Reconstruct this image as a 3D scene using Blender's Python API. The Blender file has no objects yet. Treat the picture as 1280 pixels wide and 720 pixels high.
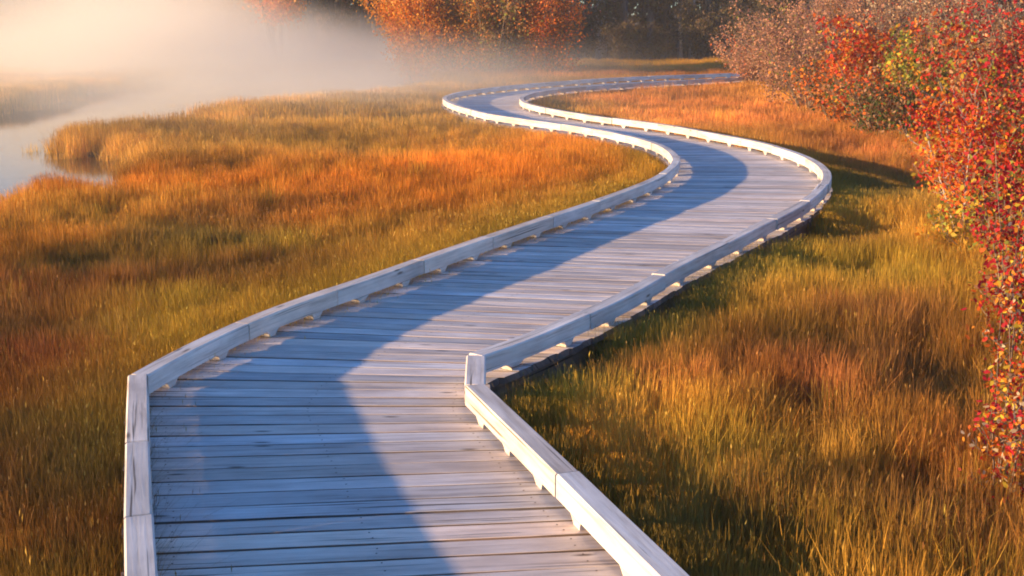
import bpy, math, random
import numpy as np
from math import radians, sin, cos, pi, sqrt, atan2
from mathutils import Vector

SC = bpy.context.scene
COL = SC.collection
R0 = np.random.default_rng(7)

# ------------------------------------------------------------------ camera numbers
F = 1500.0; HOR = 15.0
DZ = 0.30                       # top of the deck above the marsh ground
CAMZ = DZ + 1.8
PITCH = math.atan((360 - HOR) / F)
HR = 0.135                      # height of the kerb rail above the deck

def G(x, y, z=0.0):
    """the point at height z that the photo shows at (x, y)"""
    cx = (x - 640) / F; cy = (360 - y) / F
    d = (cx, cos(PITCH) + cy * sin(PITCH), -sin(PITCH) + cy * cos(PITCH))
    t = (z - CAMZ) / d[2]
    return np.array([d[0] * t, d[1] * t])

# ------------------------------------------------------------------ helpers
def link(o, parent=None):
    COL.objects.link(o)
    if parent is not None:
        o.parent = parent
    return o

def tag(o, label=None, cat=None, group=None, kind=None):
    if label: o['label'] = label
    if cat: o['category'] = cat
    if group: o['group'] = group
    if kind: o['kind'] = kind
    return o

def empty(name, loc=(0, 0, 0), rz=0):
    o = bpy.data.objects.new(name, None)
    o.location = loc; o.rotation_euler = (0, 0, rz)
    o.empty_display_size = 0.2
    return link(o)

class MB:
    """collects polygons into one mesh, with a colour and a uv per corner"""
    def __init__(s):
        s.v = []; s.f = []; s.c = []; s.uv = []; s.n = 0
    def add(s, verts, faces, col=(1, 1, 1), uvs=None):
        b = s.n
        s.v.extend(verts); s.n += len(verts)
        for f in faces:
            s.f.append([b + i for i in f])
            s.c.extend([col] * len(f))
            if uvs is not None: s.uv.extend([uvs[i] for i in f])
            else: s.uv.extend([(0, 0)] * len(f))
    def tube(s, pts, rad, n=5, col=(1, 1, 1)):
        pts = [np.array(p, float) for p in pts]
        vs = []; u = []
        L = 0
        for i, p in enumerate(pts):
            a = pts[max(0, i - 1)]; b = pts[min(len(pts) - 1, i + 1)]
            t = (b - a); t /= (np.linalg.norm(t) + 1e-9)
            h = np.array([1, 0, 0.]) if abs(t[0]) < .8 else np.array([0, 1., 0])
            x = np.cross(t, h); x /= np.linalg.norm(x); y = np.cross(t, x)
            if i: L += np.linalg.norm(p - pts[i - 1])
            for k in range(n):
                a_ = 2 * pi * k / n
                vs.append(tuple(p + rad[i] * (cos(a_) * x + sin(a_) * y))); u.append((L, k / n))
        fs = []
        for i in range(len(pts) - 1):
            for k in range(n):
                k2 = (k + 1) % n
                fs.append((i * n + k, i * n + k2, (i + 1) * n + k2, (i + 1) * n + k))
        fs.append(tuple((len(pts) - 1) * n + k for k in range(n)))
        s.add(vs, fs, col, u)
    def mesh(s, name, mat, smooth=False):
        me = bpy.data.meshes.new(name)
        me.from_pydata(s.v, [], s.f)
        ca = me.color_attributes.new('Col', 'FLOAT_COLOR', 'CORNER')
        arr = np.ones((len(s.c), 4), np.float32); arr[:, :3] = np.array(s.c, np.float32)
        ca.data.foreach_set('color', arr.ravel())
        ul = me.uv_layers.new(name='UVMap')
        ul.data.foreach_set('uv', np.array(s.uv, np.float32).ravel())
        me.materials.append(mat)
        if smooth:
            me.polygons.foreach_set('use_smooth', [True] * len(me.polygons))
        me.update()
        return me
    def build(s, name, mat, parent=None, smooth=False):
        return link(bpy.data.objects.new(name, s.mesh(name, mat, smooth)), parent)

def quads_mesh(name, V, C, mat):
    """V (n,k,3): n faces of k corners, C (n,3) colours"""
    n, k, _ = V.shape
    me = bpy.data.meshes.new(name)
    me.vertices.add(n * k); me.vertices.foreach_set('co', V.astype(np.float32).ravel())
    me.loops.add(n * k); me.loops.foreach_set('vertex_index', np.arange(n * k, dtype=np.int32))
    me.polygons.add(n)
    me.polygons.foreach_set('loop_start', np.arange(0, n * k, k, dtype=np.int32))
    me.update(calc_edges=True)
    ca = me.color_attributes.new('Col', 'FLOAT_COLOR', 'CORNER')
    a = np.ones((n, k, 4), np.float32); a[:, :, :3] = C[:, None, :]
    ca.data.foreach_set('color', a.ravel())
    me.materials.append(mat)
    return me

# ------------------------------------------------------------------ materials
def mat(name):
    m = bpy.data.materials.new(name); m.use_nodes = True
    nt = m.node_tree
    for n in list(nt.nodes): nt.nodes.remove(n)
    out = nt.nodes.new('ShaderNodeOutputMaterial')
    return m, nt, out

def N(nt, t, **kw):
    n = nt.nodes.new(t)
    for k, v in kw.items():
        if k.startswith('i_'):
            n.inputs[k[2:].replace('_', ' ')].default_value = v
        else:
            setattr(n, k, v)
    return n

def mixc(nt, a, b, fac, mode='MIX'):
    n = nt.nodes.new('ShaderNodeMix'); n.data_type = 'RGBA'; n.blend_type = mode
    for sock, v in ((0, fac), (6, a), (7, b)):
        if hasattr(v, 'is_output') or isinstance(v, bpy.types.NodeSocket):
            nt.links.new(v, n.inputs[sock])
        else:
            n.inputs[sock].default_value = v if sock == 0 else (*v, 1)
    return n.outputs[2]

def ramp(nt, src, stops):
    r = nt.nodes.new('ShaderNodeValToRGB')
    e = r.color_ramp.elements
    while len(e) < len(stops): e.new(0.5)
    for i, (p, c) in enumerate(stops):
        e[i].position = p; e[i].color = (*c, 1) if len(c) == 3 else c
    nt.links.new(src, r.inputs[0])
    return r.outputs[0]

def wood(name, base, grey, dark, grain=1.0, rough=.75, bump=.25):
    """weathered timber; uv.x runs along the board in metres, uv.y across; Col tints each board"""
    m, nt, out = mat(name)
    uv = N(nt, 'ShaderNodeUVMap'); uv.uv_map = 'UVMap'
    mp = N(nt, 'ShaderNodeMapping'); mp.inputs['Scale'].default_value = (1.6, 38, 1)
    nt.links.new(uv.outputs[0], mp.inputs[0])
    n1 = N(nt, 'ShaderNodeTexNoise', i_Scale=1.0, i_Detail=8.0, i_Roughness=.68, i_Distortion=.35)
    nt.links.new(mp.outputs[0], n1.inputs['Vector'])
    mp2 = N(nt, 'ShaderNodeMapping'); mp2.inputs['Scale'].default_value = (2.3, 7, 1)
    nt.links.new(uv.outputs[0], mp2.inputs[0])
    n2 = N(nt, 'ShaderNodeTexNoise', i_Scale=1.0, i_Detail=4.0, i_Roughness=.6)
    nt.links.new(mp2.outputs[0], n2.inputs['Vector'])
    at = N(nt, 'ShaderNodeAttribute', attribute_name='Col')
    c1 = ramp(nt, n1.outputs[0], [(.28, dark), (.47, base), (.66, grey)])
    c2 = ramp(nt, n2.outputs[0], [(.3, (.72, .70, .70)), (.7, (1.14, 1.14, 1.14))])
    c = mixc(nt, c1, c2, 1.0, 'MULTIPLY')
    # drying cracks along the grain
    mc = N(nt, 'ShaderNodeMapping'); mc.inputs['Scale'].default_value = (.9, 52, 1); mc.inputs['Location'].default_value = (7, 3, 0)
    nt.links.new(uv.outputs[0], mc.inputs[0])
    n3 = N(nt, 'ShaderNodeTexNoise', i_Scale=1.0, i_Detail=3.0, i_Roughness=.5, i_Distortion=.2); nt.links.new(mc.outputs[0], n3.inputs['Vector'])
    ck = ramp(nt, n3.outputs[0], [(.63, (0, 0, 0)), (.67, (1, 1, 1))])
    c = mixc(nt, c, tuple(x * .5 for x in dark), ck)
    # knots
    mk = N(nt, 'ShaderNodeMapping'); mk.inputs['Scale'].default_value = (2.2, 9, 1)
    nt.links.new(uv.outputs[0], mk.inputs[0])
    vo = N(nt, 'ShaderNodeTexVoronoi', i_Scale=1.0); vo.voronoi_dimensions = '2D'
    nt.links.new(mk.outputs[0], vo.inputs['Vector'])
    k = ramp(nt, vo.outputs['Distance'], [(.035, (1, 1, 1)), (.11, (0, 0, 0))])
    sep = N(nt, 'ShaderNodeSeparateColor'); nt.links.new(vo.outputs['Color'], sep.inputs[0])
    th = N(nt, 'ShaderNodeMath', operation='GREATER_THAN'); th.inputs[1].default_value = .86
    nt.links.new(sep.outputs[0], th.inputs[0])
    kk = N(nt, 'ShaderNodeMath', operation='MULTIPLY')
    nt.links.new(k, kk.inputs[0]); nt.links.new(th.outputs[0], kk.inputs[1])
    c = mixc(nt, c, tuple(x * .45 for x in dark), kk.outputs[0])
    c = mixc(nt, c, at.outputs['Color'], 1.0, 'MULTIPLY')
    b = N(nt, 'ShaderNodeBsdfPrincipled', i_Roughness=rough)
    b.inputs['Specular IOR Level'].default_value = .3
    nt.links.new(c, b.inputs['Base Color'])
    bp = N(nt, 'ShaderNodeBump', i_Strength=bump, i_Distance=.004)
    nt.links.new(n1.outputs[0], bp.inputs['Height']); nt.links.new(bp.outputs[0], b.inputs['Normal'])
    nt.links.new(b.outputs[0], out.inputs[0])
    return m

def leafmat(name, trans=.35, instancer=False, rough=.6, tipmix=None):
    m, nt, out = mat(name)
    at = N(nt, 'ShaderNodeAttribute', attribute_name='Col')
    c = at.outputs['Color']
    if instancer:
        ti = N(nt, 'ShaderNodeAttribute', attribute_name='tint'); ti.attribute_type = 'INSTANCER'
        c = mixc(nt, c, ti.outputs['Color'], 1.0, 'MULTIPLY')
    d = N(nt, 'ShaderNodeBsdfPrincipled', i_Roughness=rough)
    d.inputs['Specular IOR Level'].default_value = .2
    t = N(nt, 'ShaderNodeBsdfTranslucent')
    nt.links.new(c, d.inputs['Base Color']); nt.links.new(c, t.inputs['Color'])
    mx = N(nt, 'ShaderNodeMixShader'); mx.inputs[0].default_value = trans
    nt.links.new(d.outputs[0], mx.inputs[1]); nt.links.new(t.outputs[0], mx.inputs[2])
    nt.links.new(mx.outputs[0], out.inputs[0])
    return m

def barkmat(name, a, b, scale=14):
    m, nt, out = mat(name)
    tc = N(nt, 'ShaderNodeTexCoord')
    mp = N(nt, 'ShaderNodeMapping'); mp.inputs['Scale'].default_value = (1, 1, .22)
    nt.links.new(tc.outputs['Object'], mp.inputs[0])
    n = N(nt, 'ShaderNodeTexNoise', i_Scale=float(scale), i_Detail=6.0, i_Roughness=.65)
    nt.links.new(mp.outputs[0], n.inputs['Vector'])
    c = ramp(nt, n.outputs[0], [(.35, a), (.65, b)])
    p = N(nt, 'ShaderNodeBsdfPrincipled', i_Roughness=.85)
    nt.links.new(c, p.inputs['Base Color'])
    bp = N(nt, 'ShaderNodeBump', i_Strength=.5, i_Distance=.02)
    nt.links.new(n.outputs[0], bp.inputs['Height']); nt.links.new(bp.outputs[0], p.inputs['Normal'])
    nt.links.new(p.outputs[0], out.inputs[0])
    return m

M_DECK = wood('weathered_deck_wood', (.70, .62, .585), (.79, .72, .69), (.38, .315, .28))
M_RAIL = wood('weathered_rail_wood', (.76, .69, .64), (.85, .79, .75), (.46, .38, .32), bump=.35)
M_BEAM = wood('old_side_beam_wood', (.26, .20, .16), (.34, .28, .24), (.12, .09, .07))
M_GRASS = leafmat('marsh_grass_blades', .35, True)
M_LEAF = leafmat('autumn_leaves', .42)
M_BARK = barkmat('shrub_bark', (.13, .09, .065), (.26, .19, .14), 30)
M_DARKBARK = barkmat('forest_bark', (.07, .05, .05), (.15, .115, .11), 9)  # kept dark: the forest's shade is put into the bark colour
M_PALEBARK = barkmat('pale_bark', (.20, .17, .17), (.40, .35, .34), 7)

# ------------------------------------------------------------------ rails traced on the plan
LPX = [(178, 800), (174, 640), (172, 468)]
LPX2 = [(172, 468), (200, 451), (253, 425), (327, 392), (402, 366), (466, 345.5), (540, 319), (604, 297), (652, 281), (721, 259),
        (763, 245), (806, 229), (832, 215), (845, 203), (842, 192), (828, 182), (811, 176), (772, 166.5), (733, 159), (690, 153),
        (651, 148.5), (612, 142.5), (584.5, 136), (563, 129.5), (554, 123.5), (559, 118), (577, 114), (608, 110),
        (651, 105.6), (694, 102), (737, 99), (791.5, 96), (846, 93.7), (889, 92.6)]
RPX = [(914, 790), (840, 716), (764, 643), (689, 570), (641.6, 525), (595, 481)]
RPX2 = [(595, 481), (595, 443)]
RPX3 = [(595, 443), (656, 424), (689, 408), (727, 392), (780, 368), (819, 345), (858, 325), (905, 302), (944, 283), (983, 264), (1014, 246),
        (1029, 231), (1034, 217), (1022, 203), (999, 192), (967.5, 182), (928, 173), (881.5, 164.5), (831, 155.5), (791.5, 150.5), (737, 143.5),
        (690, 136.5), (663, 131), (650, 125), (654, 119), (674, 113.6), (713, 109), (772, 105), (831, 101.4), (893, 98)]
ZR = DZ + HR

def catmull(P, step=.08):
    P = np.array(P); n = len(P); out = []
    for i in range(n - 1):
        p0 = P[max(i - 1, 0)]; p1 = P[i]; p2 = P[i + 1]; p3 = P[min(i + 2, n - 1)]
        d = np.linalg.norm(p2 - p1); k = max(2, int(d / step))
        t0 = 0; t1 = max(np.linalg.norm(p1 - p0), 1e-3) ** .5; t2 = t1 + d ** .5; t3 = t2 + max(np.linalg.norm(p3 - p2), 1e-3) ** .5
        if i == 0: p0 = p1 - (p2 - p1); t1 = d ** .5; t2 = 2 * t1; t3 = t2 + max(np.linalg.norm(p3 - p2), 1e-3) ** .5
        if i == n - 2: p3 = p2 + (p2 - p1); t3 = t2 + d ** .5
        for q in range(k):
            t = t1 + (t2 - t1) * q / k
            A1 = (t1 - t) / (t1 - t0) * p0 + (t - t0) / (t1 - t0) * p1
            A2 = (t2 - t) / (t2 - t1) * p1 + (t - t1) / (t2 - t1) * p2
            A3 = (t3 - t) / (t3 - t2) * p2 + (t - t2) / (t3 - t2) * p3
            B1 = (t2 - t) / (t2 - t0) * A1 + (t - t0) / (t2 - t0) * A2
            B2 = (t3 - t) / (t3 - t1) * A2 + (t - t1) / (t3 - t1) * A3
            out.append((t2 - t) / (t2 - t1) * B1 + (t - t1) / (t2 - t1) * B2)
    out.append(P[-1])
    return np.array(out)

def smooth(P, k):
    for _ in range(k):
        Q = P.copy(); Q[1:-1] = .25 * P[:-2] + .5 * P[1:-1] + .25 * P[2:]; P = Q
    return P

def resample(P, step):
    s = np.r_[0, np.cumsum(np.linalg.norm(np.diff(P, axis=0), axis=1))]
    n = max(2, int(round(s[-1] / step)) + 1)
    t = np.linspace(0, s[-1], n)
    return np.c_[np.interp(t, s, P[:, 0]), np.interp(t, s, P[:, 1])]

def GP(px): return np.array([G(x, y, ZR) for x, y in px])
ext_dir = np.array([.80, .60])
def curve_part(px, ext):
    P = resample(catmull(GP(px)), .1)
    P = np.vstack([P, P[-1] + ext_dir * .1 * np.arange(1, ext)[:, None]])
    P = smooth(P, 16)
    # far bends: a little more smoothing, since a pixel there is a long way
    far = smooth(P, 90)
    w = np.clip((P[:, 1] - 15) / 8, 0, 1)[:, None]
    return P * (1 - w) + far * w
L_near = resample(GP(LPX), .1)
R_near = resample(GP(RPX), .1)
L_far = curve_part(LPX2, 90)
R_far = curve_part(RPX3, 90)
LEFT = np.vstack([L_near[:-1], L_far])
RIGHT = np.vstack([R_near[:-1], resample(GP(RPX2), .1)[:-1], R_far])
LCORN = [len(L_near) - 1]
RCORN = [len(R_near) - 1, len(R_near) - 1 + len(resample(GP(RPX2), .1)) - 1]

def normals(P):
    T = np.gradient(P, axis=0); T /= np.linalg.norm(T, axis=1)[:, None] + 1e-9
    return np.c_[T[:, 1], -T[:, 0]]     # to the right of travel
EDGE = .062
LE = LEFT - normals(LEFT) * EDGE        # outer edges of the deck
RE = RIGHT + normals(RIGHT) * EDGE

# centre line: each left point with its nearest right point
def nearest(P, Q):
    d = ((P[:, None, :] - Q[None]) ** 2).sum(2)
    return d.argmin(1), np.sqrt(d.min(1))
ia, dl = nearest(LEFT, RIGHT)
ib, dr = nearest(RIGHT, LEFT)
mid = []
for i in range(len(LEFT)): mid.append(((LEFT[i] + RIGHT[ia[i]]) / 2, i + ia[i]))
for j in range(len(RIGHT)): mid.append(((RIGHT[j] + LEFT[ib[j]]) / 2, j + ib[j]))
mid.sort(key=lambda a: a[1])
C = np.array([m[0] for m in mid])
C = smooth(C, 60); C = resample(C, .1); C = smooth(C, 30)
print('walk widths', np.percentile(dl, [0, 25, 50, 75, 100]).round(2), 'len', len(C) * .1)
POLY = np.vstack([LE, RE[::-1]])

def in_poly(P, V):
    x, y = P[:, 0], P[:, 1]; ins = np.zeros(len(P), bool)
    for i in range(len(V)):
        x1, y1 = V[i]; x2, y2 = V[i - 1]
        c = ((y1 > y) != (y2 > y))
        with np.errstate(divide='ignore', invalid='ignore'):
            xi = (x2 - x1) * (y - y1) / (y2 - y1) + x1
        ins ^= c & (x < xi)
    return ins

def dist_to(P, Q):
    out = np.full(len(P), 1e9)
    for k in range(0, len(P), 4000):
        d = ((P[k:k + 4000, None, :] - Q[None, ::2]) ** 2).sum(2)
        out[k:k + 4000] = np.sqrt(d.min(1))
    return out

# ------------------------------------------------------------------ the boardwalk
walk = empty('boardwalk', (0, 0, 0))
tag(walk, 'weathered grey plank boardwalk with low white kerb rails winding in an S through the marsh', 'boardwalk')

def hit(p, d, E):
    """nearest crossing of the line p + t d (t > 0) with the polyline E"""
    A = E[:-1]; B = E[1:]; e = B - A
    den = d[0] * e[:, 1] - d[1] * e[:, 0]
    den = np.where(abs(den) < 1e-9, 1e-9, den)
    w = A - p
    t = (w[:, 0] * e[:, 1] - w[:, 1] * e[:, 0]) / den
    u = (w[:, 0] * d[1] - w[:, 1] * d[0]) / den
    ok = (u >= 0) & (u <= 1) & (t > 0)
    return t[ok].min() if ok.any() else None

rng = np.random.default_rng(3)
T = np.gradient(C, axis=0); th = np.arctan2(T[:, 0], T[:, 1])       # 0 = straight ahead
th = np.unwrap(th)
tp = .34 * th
k_ = np.ones(21) / 21
tp = np.convolve(np.pad(tp, 10, mode='edge'), k_, 'valid')
sC = np.r_[0, np.cumsum(np.linalg.norm(np.diff(C, axis=0), axis=1))]
def atC(s): return np.array([np.interp(s, sC, C[:, 0]), np.interp(s, sC, C[:, 1])]), np.interp(s, sC, tp), np.interp(s, sC, th)
lines = []
s = .4
while s < sC[-1] - .8:
    p, a, t_ = atC(s)
    d = np.array([cos(a), -sin(a)])
    tl = hit(p, -d, LE); tr = hit(p, d, RE)
    if tl is not None and tr is not None and tl < 2.6 and tr < 2.6:
        lines.append((p - d * tl, p + d * tr, s))
    w = .127
    s += w / max(cos(t_ - a), .5)
deck = MB()
nails = MB()
for i in range(len(lines) - 1):
    (a0, b0, s0), (a1, b1, s1) = lines[i], lines[i + 1]
    if s1 - s0 > .4: continue
    g = .005 + .005 * rng.random() ** 2 + (.006 if rng.random() < .3 else 0)
    g1 = .003 + .004 * rng.random()
    def lerp(p, q, t): return p + (q - p) * t
    wl = np.linalg.norm(a1 - a0); wr = np.linalg.norm(b1 - b0)
    if min(wl, wr) < .03: 
        wl = max(wl, .03); wr = max(wr, .03)
    A0 = lerp(a0, a1, min(g1 / wl, .4)); A1 = lerp(a1, a0, min(g / wl, .4))
    B0 = lerp(b0, b1, min(g1 / wr, .4)); B1 = lerp(b1, b0, min(g / wr, .4))
    e = rng.normal(0, .006, 2)
    dA = (b0 - a0) / np.linalg.norm(b0 - a0)
    A0 = A0 + dA * e[0]; A1 = A1 + dA * e[0]; B0 = B0 + dA * e[1]; B1 = B1 + dA * e[1]
    z0 = DZ + rng.normal(0, .0012); z1 = DZ + rng.normal(0, .0012)
    bv = .0016
    Lb = np.linalg.norm(B0 - A0)
    vs = []; us = []
    off = (rng.random() * 50, rng.random() * 50)
    wd = (wl + wr) / 2
    nseg = 6
    cup = rng.normal(.0, .0015)
    for k in range(nseg + 1):
        t = k / nseg
        P0 = lerp(A0, B0, t); P1 = lerp(A1, B1, t)
        n_ = (P1 - P0); nn = np.linalg.norm(n_); n_ = n_ / nn
        wob = rng.normal(0, .0012)
        P0 = P0 + n_ * wob
        zz = z0 + (z1 - z0) * t
        prof = [(0, -.038), (0, -bv), (bv, 0), (nn / 2, cup), (nn - bv, 0), (nn, -bv), (nn, -.038)]
        for (q, h) in prof:
            vs.append((*(P0 + n_ * q), zz + h)); us.append((off[0] + Lb * t, off[1] + q + (h if h < 0 else 0)))
    fs = []
    m = 7
    for k in range(nseg):
        for q in range(m):
            q2 = (q + 1) % m
            fs.append((k * m + q, (k + 1) * m + q, (k + 1) * m + q2, k * m + q2))
    fs.append(tuple(range(m))); fs.append(tuple(nseg * m + q for q in reversed(range(m))))
    v = .70 + .46 * rng.random(); warm = rng.normal(0, .04)
    cl = np.array((v * (1 + warm), v, v * (1 - warm)))
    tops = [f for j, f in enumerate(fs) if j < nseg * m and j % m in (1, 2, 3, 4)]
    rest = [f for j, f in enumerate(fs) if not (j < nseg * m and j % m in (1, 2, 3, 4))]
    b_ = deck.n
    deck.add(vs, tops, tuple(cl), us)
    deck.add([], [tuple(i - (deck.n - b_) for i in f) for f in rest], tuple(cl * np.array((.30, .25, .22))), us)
    # nail heads, two at each end and two in the middle
    if s0 < 14:
        for t in (.1, .5, .9):
            for q in (.28, .72):
                P = lerp(lerp(A0, B0, t), lerp(A1, B1, t), q) + rng.normal(0, .004, 2)
                r = .0042
                nails.add([(P[0] + r * cos(a), P[1] + r * sin(a), DZ + .0042) for a in np.linspace(0, 2 * pi, 7)[:-1]], [tuple(range(6))], (.2, .17, .15))
deck.build('deck', M_DECK, walk)
M_NAIL, nt, out = mat('rusty_nails')
p_ = N(nt, 'ShaderNodeBsdfPrincipled', i_Roughness=.7); p_.inputs['Base Color'].default_value = (.10, .07, .055, 1); p_.inputs['Metallic'].default_value = .4
nt.links.new(p_.outputs[0], out.inputs[0])
tag(nails.build('nail', M_NAIL, walk), kind='stuff')

# long beams under both edges
def sweep(P, w, h, z, col=(1, 1, 1), bev=.006, mb=None, caps=True, uvo=(0, 0), jit=0.0, ztwist=None):
    mb = mb or MB()
    Nn = normals(P)
    # keep the width through a mitre
    prof = [(-w / 2, 0), (-w / 2, h - bev), (-w / 2 + bev, h), (w / 2 - bev, h), (w / 2, h - bev), (w / 2, 0)]
    vs = []; us = []; L = 0
    for i, p in enumerate(P):
        if i: L += np.linalg.norm(P[i] - P[i - 1])
        u_ = 0
        for j, (q, zz) in enumerate(prof):
            if j: u_ += math.hypot(q - prof[j - 1][0], zz - prof[j - 1][1])
            o = p + Nn[i] * q
            vs.append((o[0], o[1], z + zz + (ztwist[i] if ztwist is not None else 0))); us.append((uvo[0] + L, uvo[1] + u_))
    m = len(prof); fs = []
    for i in range(len(P) - 1):
        for j in range(m):
            j2 = (j + 1) % m
            fs.append((i * m + j, i * m + j2, (i + 1) * m + j2, (i + 1) * m + j))
    fs.append(tuple(reversed(range(m)))); fs.append(tuple((len(P) - 1) * m + j for j in range(m)))
    mb.add(vs, fs, col, us)
    return mb
for E, sg in ((LEFT, 1), (RIGHT, -1)):
    sweep(smooth(E + normals(E) * sg * .05, 6)[::3], .06, .20, DZ - .242).build('side_beam', M_BEAM, walk)

# kerb rails: beams end to end, each on its own little blocks
blocks = []
def rail(P, corners, lens, spacing, side):
    s = np.r_[0, np.cumsum(np.linalg.norm(np.diff(P, axis=0), axis=1))]
    cuts = [0.0]
    stops = [s[c] for c in corners] + [s[-1]]
    for st in stops:
        a = cuts[-1]
        n = max(1, int(round((st - a) / lens)))
        for k in range(1, n + 1):
            cuts.append(a + (st - a) * k / n + (rng.uniform(-.12, .12) if k < n else 0))
    for k in range(len(cuts) - 1):
        a, b = cuts[k] + .004, cuts[k + 1] - .004
        n = max(2, int((b - a) / .09))
        t = np.linspace(a, b, n + 1)
        Q = np.c_[np.interp(t, s, P[:, 0]), np.interp(t, s, P[:, 1])]
        v = .78 + .28 * rng.random(); wm = rng.normal(0, .03)
        dz = rng.uniform(-.003, .003); tw = np.linspace(rng.uniform(-.003, .003), rng.uniform(-.003, .003), len(Q))
        w = .094 + rng.uniform(-.003, .003)
        Q = Q + normals(Q) * np.linspace(rng.uniform(-.006, .006), rng.uniform(-.006, .006), len(Q))[:, None]
        beam = sweep(Q, w, .093, DZ + .042 + dz, (v * (1 + wm), v, v * (1 - wm)), bev=.007, uvo=(rng.random() * 40, rng.random() * 40), ztwist=tw)
        o = beam.build('kerb_rail', M_RAIL, walk)
        nb = max(1, int(round((b - a) / spacing(np.interp((a + b) / 2, s, P[:, 1])))))
        for q in range(nb):
            tt = a + (b - a) * (q + .5) / nb + rng.uniform(-.02, .02)
            c = np.array([np.interp(tt, s, P[:, 0]), np.interp(tt, s, P[:, 1])])
            c2 = np.array([np.interp(tt + .01, s, P[:, 0]), np.interp(tt + .01, s, P[:, 1])])
            d = c2 - c; d /= np.linalg.norm(d) + 1e-9
            blocks.append((np.linalg.norm(c), c, d, o, v))
rail(LEFT, LCORN, 1.0, lambda y: .55, -1)
rail(RIGHT, RCORN, 1.15, lambda y: .37 if y < 5.2 else .6, 1)
blocks.sort(key=lambda b: b[0] if b[1][1] > 2.5 else 999)
restb = MB()
for k, (dd, c, d, o, v) in enumerate(blocks):
    n = np.array([d[1], -d[0]])
    mb = MB() if k < 98 else restb
    vs = []; us = []
    for (hl, hw, z) in ((.028, .040, DZ + .002), (.034 + .008 * rng.random(), .043, DZ + .022), (.050 + .02 * rng.random(), .0455, DZ + .0405)):
        for (a, b) in ((-1, -1), (1, -1), (1, 1), (-1, 1)):
            p = c + d * hl * a + n * hw * b
            vs.append((p[0], p[1], z)); us.append((a * hl + k, z + b * hw))
    fs = [(3, 2, 1, 0), (8, 9, 10, 11)]
    for l in (0, 4):
        for q in range(4):
            q2 = (q + 1) % 4; fs.append((l + q, l + q2, l + 4 + q2, l + 4 + q))
    mb.add(vs, fs, (v * .95,) * 3, us)
    if k < 98: mb.build('support_block', M_RAIL, o)
tag(restb.build('support_block', M_RAIL, walk), kind='stuff')

# ------------------------------------------------------------------ ground and water
NEARB = [(-60, 262, .38), (0, 240, .38), (28, 232, .38), (40, 214, .38), (52, 203, .38), (68, 203, .38), (84, 216, .38), (110, 219, .38), (158, 216, .38), (190, 202, .1), (150, 196, 0),
         (110, 194, 0), (76, 191, .0), (70, 174, .2), (82, 152, .38), (150, 146, .38), (200, 142, .38), (240, 138, .38), (256, 127, .38), (330, 119, .38), (480, 105.5, .36), (545, 101, .3)]
FARB = [(545, 97), (470, 92), (380, 95), (250, 100), (160, 105), (80, 124), (0, 139), (-80, 152)]
WPOLY = np.array([G(x, y, z) for x, y, z in NEARB] + [G(x, y, .02) for x, y in FARB])
ext = np.array([(-30., 22.), (-26., 11.), (-12, 9.0)])
WPOLY = np.vstack([WPOLY, ext])

def fbm(x, y, seed=0):
    r = np.random.default_rng(seed); v = 0
    for k in range(14):
        f_ = .25 * 1.35 ** k; a = r.random() * 2 * pi
        v = v + np.sin((x * cos(a) + y * sin(a)) * f_ + r.random() * 9) * (.8 ** k)
    return v / 3
def dist_seg(P, V):
    out = np.full(len(P), 1e9)
    for i in range(len(V)):
        a = V[i - 1]; b = V[i]; e = b - a
        t = np.clip(((P - a) @ e) / (e @ e), 0, 1)
        out = np.minimum(out, np.linalg.norm(P - (a + t[:, None] * e), axis=1))
    return out
def ground_z(P):
    P = np.atleast_2d(P)
    z = .02 + .035 * fbm(P[:, 0], P[:, 1], 4)
    ins = in_poly(P, WPOLY); d = dist_seg(P, WPOLY)
    z = np.where(ins, .0 - np.clip(d * .5, 0, .35), z + 0)
    far = np.clip((np.linalg.norm(P, axis=1) - 70) / 200, 0, 1)
    return z + far * 1.0

xs = np.r_[np.linspace(-400, -42, 22), np.linspace(-40, 40, 201), np.linspace(42, 400, 22)]
ys = np.r_[np.linspace(-400, -12, 16), np.linspace(-10, 62, 241), np.linspace(65, 500, 24)]
X, Y = np.meshgrid(xs, ys); PG = np.c_[X.ravel(), Y.ravel()]
Z = ground_z(PG)
nx, ny = len(xs), len(ys)
me = bpy.data.meshes.new('marsh_ground')
idx = np.arange(nx * ny).reshape(ny, nx)
fc = np.stack([idx[:-1, :-1], idx[:-1, 1:], idx[1:, 1:], idx[1:, :-1]], -1).reshape(-1, 4)
me.from_pydata(np.c_[PG, Z].tolist(), [], fc.tolist())
me.polygons.foreach_set('use_smooth', [True] * len(me.polygons))
M_SOIL, nt, out = mat('marsh_soil')
tc = N(nt, 'ShaderNodeTexCoord')
n1 = N(nt, 'ShaderNodeTexNoise', i_Scale=3.0, i_Detail=9.0, i_Roughness=.7); nt.links.new(tc.outputs['Object'], n1.inputs['Vector'])
n2 = N(nt, 'ShaderNodeTexNoise', i_Scale=.25, i_Detail=3.0); nt.links.new(tc.outputs['Object'], n2.inputs['Vector'])
c1 = ramp(nt, n1.outputs[0], [(.3, (.05, .035, .018)), (.7, (.22, .14, .05))])
c2 = ramp(nt, n2.outputs[0], [(.35, (.85, .9, .6)), (.65, (1.3, .9, .7))])
p_ = N(nt, 'ShaderNodeBsdfPrincipled', i_Roughness=.95)
nt.links.new(mixc(nt, c1, c2, 1.0, 'MULTIPLY'), p_.inputs['Base Color']); nt.links.new(p_.outputs[0], out.inputs[0])
me.materials.append(M_SOIL)
gr = link(bpy.data.objects.new('ground', me)); tag(gr, kind='structure')

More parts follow.
